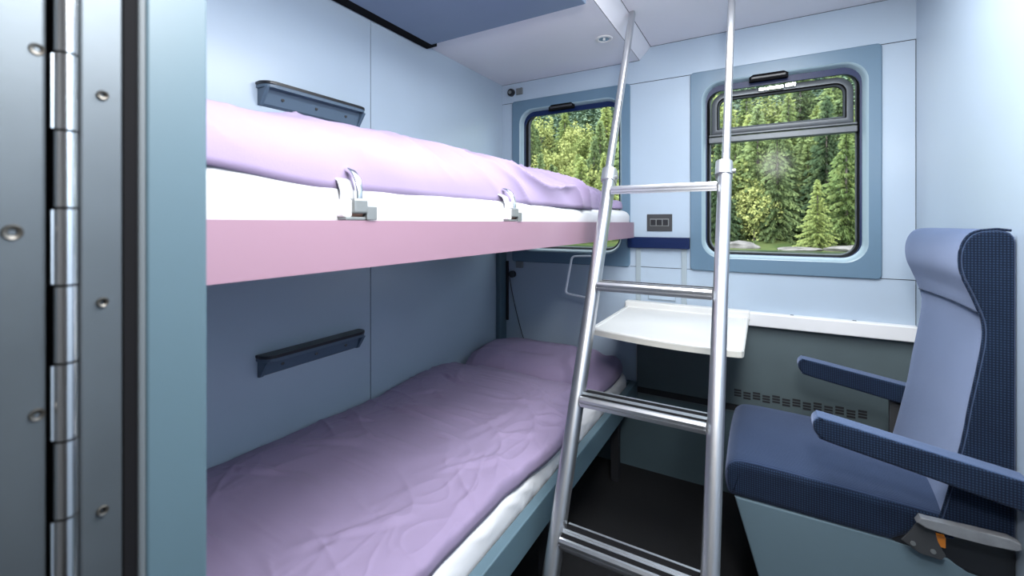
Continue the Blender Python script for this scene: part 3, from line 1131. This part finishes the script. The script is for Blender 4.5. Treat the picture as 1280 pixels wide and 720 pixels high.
prism(bm, [(-0.49, 0.786), (-0.13, 0.786), (-0.20, 0.766), (-0.30, 0.752), (-0.42, 0.756)], 'y', 1.86, 2.05, bev=0.004)
obj('support_bracket', bm, M_heater, tt)
bm = bmesh.new()
tube(bm, [(-0.155, 1.68, 0.786), (-0.155, 1.68, 0.755), (-0.152, 1.70, 0.747)], 0.004, 8)
obj('table_hook', bm, M_black, tt, smooth=True)
bm = bmesh.new()
cyl(bm, (-0.40, 1.86, 0.754), (0, 0, -1), 0.006, 0.008)
obj('knob', bm, M_black, tt)

# ================================================================ SEAT
st = empty('train_seat', (0.22, 1.6, ZF), label='blue ribbed upholstered train seat with armrests against the right wall', cat='seat')
SY0, SY1 = 1.37, 1.83


def extrude_profile(prof, y0, y1, ny, bulge, rnd, mi_side):
    """profile (x,z) loop extruded over y with rounded side edges; side caps get material mi_side"""
    bm = bmesh.new()
    cx = sum(p[0] for p in prof) / len(prof)
    cz = sum(p[1] for p in prof) / len(prof)
    st_ = []
    K = 5
    for i in range(K + 1):
        a = R(90 * i / K)
        st_.append((y0 + rnd * (1 - math.sin(a)), rnd * (1 - math.cos(a))))
    st_ = list(reversed(st_))
    # (y, inset): from side plane inward
    lo = [(y0, rnd + 0.001), (y0, rnd)] + [(y0 + rnd * (1 - math.cos(R(90 * i / K))), rnd * (1 - math.sin(R(90 * i / K)))) for i in range(1, K + 1)]
    mid = [(y0 + rnd + (y1 - y0 - 2 * rnd) * i / ny, 0) for i in range(1, ny)]
    hi = [(y0 + y1 - a, b) for a, b in reversed(lo)]
    rings = []
    for y, ins_ in lo + mid + hi:
        p = inset(prof, ins_ * 1.0) if ins_ > 1e-6 else prof
        t = (y - y0) / (y1 - y0)
        rings.append([bm.verts.new(bulge(x, y, z_, t)) for x, z_ in p])
    n_ = len(prof)
    for ri, (a, b) in enumerate(zip(rings[:-1], rings[1:])):
        for j in range(n_):
            bm.faces.new([a[j], a[(j + 1) % n_], b[(j + 1) % n_], b[j]])
    f = bm.faces.new(rings[0])
    f.material_index = mi_side
    f = bm.faces.new(list(reversed(rings[-1])))
    f.material_index = mi_side
    bm.normal_update()
    bmesh.ops.triangulate(bm, faces=[g for g in bm.faces if len(g.verts) > 4], ngon_method='EAR_CLIP')
    return bm, rings


def spl(P, n=6):
    """catmull-rom through open points"""
    out = []
    m = len(P)
    for i in range(m - 1):
        p0, p1, p2, p3 = P[max(i - 1, 0)], P[i], P[i + 1], P[min(i + 2, m - 1)]
        for k_ in range(n):
            t = k_ / n
            out.append(tuple(0.5 * ((2 * b) + (-a + c) * t + (2 * a - 5 * b + 4 * c - d) * t * t + (-a + 3 * b - 3 * c + d) * t ** 3)
                             for a, b, c, d in zip(p0, p1, p2, p3)))
    out.append(P[-1])
    return out


# pan cushion
pf = spl([(0.385, 0.520), (0.25, 0.527), (0.10, 0.533), (-0.04, 0.535), (-0.078, 0.524), (-0.093, 0.500), (-0.094, 0.465), (-0.088, 0.440), (-0.078, 0.432)], 4)
pf += [(0.02, 0.431), (0.14, 0.430), (0.27, 0.430), (0.300, 0.452), (0.385, 0.470)]
bm, _ = extrude_profile(pf, SY0, SY1, 14, lambda x, y, z, t: (x + 0.004 * math.sin(PI * t) * (-1 if x < 0 else 0), y, z + (0.012 * math.sin(PI * t) if z > 0.5 else 0)), 0.018, 1)
for f in bm.faces:
    f.normal_update()
bmesh.ops.recalc_face_normals(bm, faces=bm.faces)
for f in bm.faces:
    if abs(f.normal.y) > 0.72:
        f.material_index = 1
pan = obj('seat_cushion', bm, [M_seatP, M_seatS], st, smooth=55)

# backrest with winged headrest
fr = [(0.352, 0.495), (0.367, 0.560), (0.394, 0.700), (0.405, 0.780), (0.419, 0.870), (0.428, 0.940), (0.4255, 0.985), (0.408, 1.040), (0.392, 1.085), (0.389, 1.125), (0.395, 1.155), (0.408, 1.176), (0.425, 1.184)]
pf = spl(fr, 4) + [(0.448, 1.186), (0.460, 1.184), (0.470, 1.179), (0.4765, 1.170), (0.4785, 1.158), (0.4785, 0.9), (0.4785, 0.7), (0.4785, 0.50), (0.43, 0.49)]


def back_bulge(x, y, z, t):
    if x > 0.45:
        return (x, y, z)
    d = 0.012 * math.sin(PI * t) ** 0.8
    if z > 1.02:
        d *= 1.3
    return (x + d, y, z)


bm, rings = extrude_profile(pf, SY0, SY1, 14, back_bulge, 0.008, 1)
bmesh.ops.recalc_face_normals(bm, faces=bm.faces)
for f in bm.faces:
    f.normal_update()
    if abs(f.normal.y) > 0.80:
        f.material_index = 1
bk = obj('backrest', bm, [M_seatF, M_seatS], st, smooth=55)
bm = bmesh.new()
fp = spl(fr, 3) + [(0.45, 1.187), (0.472, 1.184)]
tube(bm, [(x - 0.001, SY0 + 0.004, z_) for x, z_ in fp], 0.0028, 8)
obj('piping', bm, M_seatS, bk, smooth=True)
bm = bmesh.new()
tube(bm, [(0.4225 + 0.012 * math.sin(PI * i / 20) ** 0.8 - 0.0005, SY0 + 0.012 + (SY1 - SY0 - 0.024) * i / 20, 0.995) for i in range(21)], 0.0016, 6)
obj('seam', bm, M_seatS, bk, smooth=True)


def armrest(y0, y1):
    # sloping padded arm
    x0, x1 = 0.106, 0.478
    A = (x0, 0.728)
    s = (0.664 - 0.724) / (x1 - x0)
    prof = []
    top = lambda x: 0.724 + s * (x - x0)
    prof = spl([(x1, top(x1)), (x0 + 0.20, top(x0 + 0.20)), (x0 + 0.03, top(x0 + 0.03)), (x0 + 0.010, top(x0) - 0.006), (x0 + 0.001, top(x0) - 0.018),
                (x0 + 0.002, top(x0) - 0.036), (x0 + 0.012, top(x0) - 0.050), (x0 + 0.03, top(x0 + 0.03) - 0.056), (x0 + 0.2, top(x0 + 0.2) - 0.060), (x1, top(x1) - 0.066)], 4)
    bm, _ = extrude_profile(prof, y0, y1, 5, lambda x, y, z, t: (x, y, z), 0.007, 1)
    bmesh.ops.recalc_face_normals(bm, faces=bm.faces)
    for f in bm.faces:
        f.normal_update()
        if abs(f.normal.y) > 0.55 or f.normal.z < -0.3:
            f.material_index = 1
    a = obj('armrest', bm, [M_seatF, M_seatS], st, smooth=55)
    return a


armrest(1.308, 1.362)
a2 = armrest(1.842, 1.896)
bm = bmesh.new()
box(bm, 0.36, 0.40, 1.862, 1.878, 0.50, 0.62, bev=0.002)
obj('arm_bracket', bm, M_darkgrey, a2)

# base housing
bm = bmesh.new()
prism(bm, [(-0.070, 0.432), (0.045, ZF), (XR - 0.002, ZF), (XR - 0.002, 0.405), (0.40, 0.404), (0.37, 0.425), (0.27, 0.430)], 'y', SY0 + 0.002, SY1 - 0.002, bev=0.004)
obj('seat_base', bm, M_base, st)
bm = bmesh.new()
prism(bm, [(0.262, 0.440), (0.285, 0.470), (0.385, 0.500), (0.478, 0.498), (0.478, 0.404), (0.40, 0.404), (0.34, 0.410), (0.285, 0.424)], 'y', SY0 + 0.006, SY1 - 0.02)
obj('recliner_recess', bm, M_black, st)
lev = bmesh.new()
prism(lev, [(0.283, 0.452), (0.300, 0.476), (0.314, 0.512), (0.338, 0.512), (0.345, 0.470), (0.360, 0.442), (0.352, 0.430), (0.315, 0.432)], 'y', SY0 - 0.020, SY0 - 0.014, bev=0.0015)
lv = obj('recliner_lever', lev, M_darkgrey, st)
bm = bmesh.new()
prism(bm, [(0.305, 0.512), (0.312, 0.526), (0.335, 0.524), (0.40, 0.526), (0.455, 0.528), (0.472, 0.522), (0.474, 0.510), (0.465, 0.504), (0.42, 0.502), (0.36, 0.502), (0.322, 0.503)], 'y', SY0 - 0.038, SY0 - 0.018, bev=0.003)
obj('lever_handle', bm, mat('worn_grey_metal', (0.30, 0.31, 0.32), 0.42, metal=0.6, var=0.15, vscale=30), lv)
for sx, sz in ((0.303, 0.452), (0.338, 0.446)):
    bm = bmesh.new()
    cyl(bm, (sx, SY0 - 0.0225, sz), (0, 1, 0), 0.005, 0.004, n=14)
    obj('bolt', bm, M_midgrey, lv)
bm = B(0.343, 0.362, SY0 - 0.012, SY0 + 0.004, 0.455, 0.480, bev=0.002)
obj('orange_catch', bm, M_orange, st)

# ================================================================ LADDER
ld = empty('bunk_ladder', (-0.27, 0.80, ZF), label='silver aluminium bunk ladder with grooved rungs standing in the aisle', cat='ladder')
SL = 0.467


def lpnt(x, z_):
    return Vector((x, 1.387 + (z_ - 1.31) * SL, z_))


upv = Vector((1, 0, 0))
for x in (-0.438, -0.096):
    bm = bmesh.new()
    sweep(bm, [lpnt(x, ZF), lpnt(x, 0.6), lpnt(x, 1.345)], rrect(0.046, 0.036, 0.0155, 5), up=(1, 0, 0))
    obj('lower_rail', bm, M_alu, ld, smooth=40)
    xo = x - (0.008 if x < -0.3 else -0.001)
    bm = bmesh.new()
    sweep(bm, [lpnt(xo, 1.30), lpnt(xo, 1.7), lpnt(xo, 2.025)], rrect(0.030, 0.0225, 0.0085, 4), up=(1, 0, 0))
    obj('upper_rail', bm, M_alu, ld, smooth=40)
    bm = bmesh.new()
    sweep(bm, [lpnt(x - 0.003, 1.335), lpnt(x - 0.003, 1.339), lpnt(x - 0.003, 1.370), lpnt(x - 0.003, 1.374)], rrect(0.056, 0.046, 0.019, 5), up=(1, 0, 0))
    cl = obj('collar', bm, M_aluplain, ld, smooth=40)
    bm = bmesh.new()
    p = lpnt(x + 0.018, 1.350)
    cyl(bm, p + Vector((0, -0.006, 0)), (1, 0, 0), 0.007, 0.010, n=14)
    obj('knob', bm, M_midgrey, cl, smooth=40)
    bm = bmesh.new()
    sweep(bm, [lpnt(x, ZF), lpnt(x, ZF + 0.03)], rrect(0.050, 0.040, 0.015, 5), up=(1, 0, 0))
    obj('rubber_foot', bm, M_rubber, ld)

for zt in (1.318, 1.029, 0.741, 0.452):
    yc = 1.387 + (zt - 0.012 - 1.31) * SL
    xa, xb = -0.420, -0.114
    d = 0.034
    # section in y-z: hollow tread, ribbed top and front
    sec = [(yc - d, zt - 0.006), (yc - d + 0.004, zt), (yc - d + 0.010, zt), (yc - d + 0.010, zt - 0.002), (yc - 0.008, zt - 0.002), (yc - 0.008, zt),
           (yc - 0.002, zt), (yc - 0.002, zt - 0.0015), (yc + 0.001, zt - 0.0015), (yc + 0.001, zt), (yc + 0.008, zt), (yc + 0.008, zt - 0.002), (yc + d - 0.006, zt - 0.002), (yc + d - 0.006, zt), (yc + d, zt),
           (yc + d, zt - 0.022), (yc - d + 0.004, zt - 0.026), (yc - d + 0.004, zt - 0.021), (yc - d + 0.001, zt - 0.020), (yc - d + 0.001, zt - 0.016),
           (yc - d + 0.004, zt - 0.0155), (yc - d + 0.004, zt - 0.012), (yc - d, zt - 0.011)]
    bm = bmesh.new()
    prism(bm, sec, 'x', xa, xb)
    rg = obj('rung', bm, M_alu, ld)
    for a, b in ((yc - d + 0.0105, yc - 0.0085), (yc + 0.0085, yc + d - 0.0065)):
        obj('grip_strip', B(xa, xb, a, b, zt - 0.0018, zt - 0.0004), M_rubber, rg)

# ================================================================ OUTSIDE: lake shore and wooded hill


def leafmat(name, c1, c2, scale=1.2):
    m = bpy.data.materials.new(name)
    m.use_nodes = True
    nt = m.node_tree
    b = nt.nodes['Principled BSDF']
    b.inputs['Roughness'].default_value = 0.9
    b.inputs['Specular IOR Level'].default_value = 0.15
    tc = nt.nodes.new('ShaderNodeTexCoord')
    oi_ = nt.nodes.new('ShaderNodeObjectInfo')
    n_ = nt.nodes.new('ShaderNodeTexNoise')
    n_.inputs['Scale'].default_value = scale
    n_.inputs['Detail'].default_value = 6
    nt.links.new(tc.outputs['Object'], n_.inputs['Vector'])
    ad = nt.nodes.new('ShaderNodeMath')
    ad.operation = 'MULTIPLY_ADD'
    nt.links.new(oi_.outputs['Random'], ad.inputs[0])
    ad.inputs[1].default_value = 0.5
    ad.inputs[2].default_value = -0.25
    a2_ = nt.nodes.new('ShaderNodeMath')
    a2_.operation = 'ADD'
    nt.links.new(n_.outputs['Fac'], a2_.inputs[0])
    nt.links.new(ad.outputs[0], a2_.inputs[1])
    mr = nt.nodes.new('ShaderNodeMapRange')
    mr.inputs[1].default_value = 0.25
    mr.inputs[2].default_value = 0.75
    nt.links.new(a2_.outputs[0], mr.inputs[0])
    mx = nt.nodes.new('ShaderNodeMix')
    mx.data_type = 'RGBA'
    mx.inputs['A'].default_value = (*c1, 1)
    mx.inputs['B'].default_value = (*c2, 1)
    nt.links.new(mr.outputs[0], mx.inputs['Factor'])
    nt.links.new(mx.outputs['Result'], b.inputs['Base Color'])
    return m


M_spruce = leafmat('spruce_needles', (0.075, 0.115, 0.06), (0.25, 0.31, 0.13))
M_larch = leafmat('larch_needles', (0.16, 0.22, 0.08), (0.38, 0.42, 0.15))
M_leafy = leafmat('birch_leaves', (0.20, 0.24, 0.08), (0.42, 0.43, 0.16))
M_hill = leafmat('haze_tinted_spruce', (0.09, 0.15, 0.13), (0.27, 0.34, 0.19), 0.12)  # bluish tint paints distance haze into the foliage colour
M_bark = mat('bark', (0.16, 0.13, 0.12), 0.9)
M_soil = leafmat('shore_grass', (0.07, 0.10, 0.035), (0.22, 0.23, 0.09), 0.4)
M_rock = mat('shore_rock', (0.20, 0.18, 0.18), 0.9, var=0.3, vscale=1.5)
M_water = mat('lake_water', (0.03, 0.05, 0.03), 0.35, bump=0.5, bscale=1.2)

GY = 42.0


def gh(x, y):
    t = max(0.0, y - GY)
    return -1.05 + min(t, 3) * 0.18 + max(0.0, t - 3) * 0.16 + max(0.0, t - 12) * 0.55 + 0.25 * nz(x, y, 0, 0.15) * min(1, t)


bm = bmesh.new()
gx = [-90 + 4.0 * i for i in range(40)]
gy = [GY - 1, GY, GY + 0.7, GY + 1.5, GY + 3] + [GY + 5 + 4 * i for i in range(26)]
V = [[bm.verts.new((x, y, gh(x, y) if y > GY - 0.5 else -1.6)) for x in gx] for y in gy]
for a, b in zip(V[:-1], V[1:]):
    for i in range(len(gx) - 1):
        bm.faces.new([a[i], a[i + 1], b[i + 1], b[i]])
obj('hillside', bm, M_soil, kind='structure', smooth=True)
obj('lake', B(-90, 70, 4.5, GY + 0.5, -1.3, -1.06), M_water, kind='structure')
bm = bmesh.new()
box(bm, -90, 70, 2.4, 4.8, -1.5, -0.95)
obj('track_bank', bm, M_soil, kind='structure')


def conifer(name, H, Rb, tiers, nb, seed, m, droop=0.35):
    rnd = random.Random(seed)
    bm = bmesh.new()
    cyl(bm, (0, 0, 0), (0, 0, 1), 0.13, H * 0.96, n=7, mi=1, r2=0.02)
    for k_ in range(tiers):
        t = k_ / (tiers - 1)
        z0 = H * (0.06 + 0.92 * t)
        rr = Rb * (1 - t) ** 0.85 * (0.75 + 0.4 * rnd.random()) + 0.08
        nbk = max(5, int(nb * (1 - 0.6 * t)))
        for j in range(nbk):
            a = 2 * PI * (j + rnd.random()) / nbk
            L = rr * (0.55 + 0.6 * rnd.random())
            ca, sa = math.cos(a), math.sin(a)
            zz = z0 + rnd.uniform(-0.16, 0.16)
            dr = droop * L * (0.4 + 0.8 * rnd.random())
            # a branch: spine with small needle sprays left and right
            ns = max(2, int(L / 0.26))
            for q in range(ns):
                u = (q + 1) / ns
                px, pz = L * u, -dr * u * u
                w = (0.30 - 0.14 * u) * (0.7 + 0.6 * rnd.random())
                for sd in (-1, 1, 0):
                    pts = [(px - 0.16, 0, pz + 0.05), (px, sd * w * 0.5 - (0.05 if sd == 0 else 0), pz + 0.05), (px + 0.12 + (0.1 if sd == 0 else 0), sd * w, pz - 0.13), (px - 0.05, sd * w * 0.7 + (0.05 if sd == 0 else 0), pz - 0.17)]
                    bm.faces.new([bm.verts.new((ca * p[0] - sa * p[1], sa * p[0] + ca * p[1], zz + p[2] + rnd.uniform(-0.05, 0.05))) for p in pts])
    me = bpy.data.meshes.new(name)
    bm.to_mesh(me)
    bm.free()
    me.materials.append(m)
    me.materials.append(M_bark)
    return me


def leafy(name, H, seed, m):
    rnd = random.Random(seed)
    bm = bmesh.new()
    cyl(bm, (0, 0, 0), (0, 0, 1), 0.10, H * 0.7, n=7, mi=1, r2=0.04)
    for k_ in range(2600):
        u = rnd.random() * 2 - 1
        a = rnd.random() * 2 * PI
        r_ = (0.45 + 0.6 * rnd.random() ** 0.5)
        s = math.sqrt(1 - u * u)
        lump = 1 + 0.8 * noise.noise(Vector((s * math.cos(a) * 1.9 + seed, s * math.sin(a) * 1.9, u * 2.2)))
        c = Vector((s * math.cos(a) * H * 0.32 * r_ * lump, s * math.sin(a) * H * 0.32 * r_ * lump, H * 0.56 + u * H * 0.42 * r_ * lump))
        d = Vector((rnd.uniform(-1, 1), rnd.uniform(-1, 1), rnd.uniform(-0.3, 1))).normalized()
        e = d.orthogonal().normalized()
        q = d.cross(e)
        w = H * rnd.uniform(0.014, 0.032)
        bm.faces.new([bm.verts.new(c + (e * x_ + q * y_) * w) for x_, y_ in ((1, 0), (0.1, 0.8), (-0.9, 0.1), (0.0, -0.8))])
    me = bpy.data.meshes.new(name)
    bm.to_mesh(me)
    bm.free()
    me.materials.append(m)
    me.materials.append(M_bark)
    return me


spruces = [conifer('spruce_tree', 9, 2.0, 34, 15, s, M_spruce) for s in (1, 2)]
larches = [conifer('larch_tree', 8, 1.9, 32, 14, s, M_larch, 0.25) for s in (5, 6)]
birches = [leafy('birch_tree', 6, s, M_leafy) for s in (8, 9)]


def tree(name, me, x, y, s, rz, label, group=None, sw=1.0):
    o = bpy.data.objects.new(name, me)
    C.objects.link(o)
    o.location = (x, y, gh(x, y) - 0.15)
    o.rotation_euler = (0, 0, rz)
    s *= 1.27
    o.scale = (s * sw, s * sw, s)
    tag(o, label, 'tree', group)


rnd = random.Random(4)
# the two that stand out through the right window
tree('larch_tree', larches[0], 6.0, GY + 3.4, 0.98, 0.3, 'tall light green conifer seen in the right half of the right window', sw=1.05)
tree('larch_tree', larches[1], 3.9, GY + 2.0, 0.58, 1.3, 'short bright green conifer just left of the tall light green one')
tree('spruce_tree', spruces[0], 1.1, GY + 4.6, 0.95, 2.0, 'tall mid green spruce left of centre in the right window')
cnt = 3
LBL = {'spruce_tree': ('dark green spruce among the trees on the shore outside', 'spruces on the shore'),
       'larch_tree': ('light green conifer among the trees on the shore outside', 'light conifers on the shore'),
       'birch_tree': ('yellow-green round-topped tree among the shore trees outside', 'yellow-green trees on the shore')}
for row, (yy, sp_) in enumerate(((GY + 3.2, 2.9), (GY + 6.3, 3.0), (GY + 9.5, 3.1), (GY + 13.0, 3.3), (GY + 16.5, 3.4), (GY + 20.5, 3.6), (GY + 24.5, 3.8))):
    x = -0.64 * yy - 1
    while x < 0.26 * yy + 1:
        x += sp_ * rnd.uniform(0.7, 1.2)
        y = yy + rnd.uniform(-1.1, 1.1)
        if row == 0 and (2.4 < x < 8.6 or -0.4 < x < 2.3):
            continue
        left = x < -0.3 * yy
        k_ = rnd.random()
        kind = 'birch_tree' if k_ < (0.34 if left else 0.16) else ('larch_tree' if k_ < (0.72 if left else 0.45) else 'spruce_tree')
        me = {'birch_tree': birches, 'larch_tree': larches, 'spruce_tree': spruces}[kind][rnd.randrange(2)]
        s = rnd.uniform(0.72, 1.15) * (1.0 if row else 0.8)
        tree(kind, me, x, y, s, rnd.uniform(0, 6.28), LBL[kind][0], LBL[kind][1], sw=rnd.uniform(0.9, 1.2))

# the dense wood higher up the hill: nobody could count it
bm_v, bm_f = [], []
for r_ in range(19):
    yy = GY + 27.5 + r_ * 3.2
    x = -0.68 * yy - 3
    while x < 0.30 * yy + 3:
        x += rnd.uniform(1.7, 3.0)
        y = yy + rnd.uniform(-1.4, 1.4)
        z0 = gh(x, y) - 0.5
        H = rnd.uniform(5.5, 9.5)
        Rb = H * rnd.uniform(0.20, 0.30)
        for t in range(170):
            u = rnd.random() ** 1.3
            a = rnd.random() * 2 * PI
            rr = Rb * (1 - u) ** 0.85 * (0.45 + 0.65 * rnd.random()) * (0.8 + 0.3 * math.sin(u * 60))
            cx_, cy_, cz_ = x + rr * math.cos(a), y + rr * math.sin(a), z0 + H * (0.08 + 0.92 * u)
            w = rnd.uniform(0.16, 0.36)
            ca, sa = math.cos(a), math.sin(a)
            base = len(bm_v)
            for p, q, h in ((-0.4, 0, 0.35), (0.2, 1, 0.0), (0.8, 0, -0.55), (0.2, -1, 0.0)):
                bm_v.append((cx_ + (ca * p - sa * q) * w, cy_ + (sa * p + ca * q) * w, cz_ + h * w + rnd.uniform(-0.05, 0.05)))
            bm_f.append((base, base + 1, base + 2, base + 3))
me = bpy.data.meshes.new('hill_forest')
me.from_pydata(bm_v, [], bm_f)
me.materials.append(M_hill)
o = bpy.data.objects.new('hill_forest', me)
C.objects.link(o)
tag(o, 'dense wood tinted blue-green for haze, covering the hillside beyond the shore trees', 'forest', kind='stuff')

# shore rocks
for i, (x, y, sx, sz, lb_) in enumerate(((6.8, GY + 0.9, 2.4, 0.42, 'wide pinkish grey rock at the lower right corner of the right window'),
                                         (-1.9, GY + 1.0, 1.5, 0.45, 'grey rock on the shore just right of the right ladder rail'),
                                         (2.6, GY + 0.7, 1.6, 0.25, 'low flat rock at the waterline mid right window'))):
    bm = bmesh.new()
    bmesh.ops.create_icosphere(bm, subdivisions=3, radius=1)
    for v in bm.verts:
        d = 1 + 0.35 * noise.noise(v.co * 1.6 + Vector((i * 7, 0, 0)))
        v.co = Vector((v.co.x * sx * d, v.co.y * 0.6 * d, v.co.z * sz * d))
        v.co += Vector((x, y, gh(x, y) + sz * 0.25))
    obj('shore_rock', bm, M_rock, smooth=40, label=lb_, cat='rock')
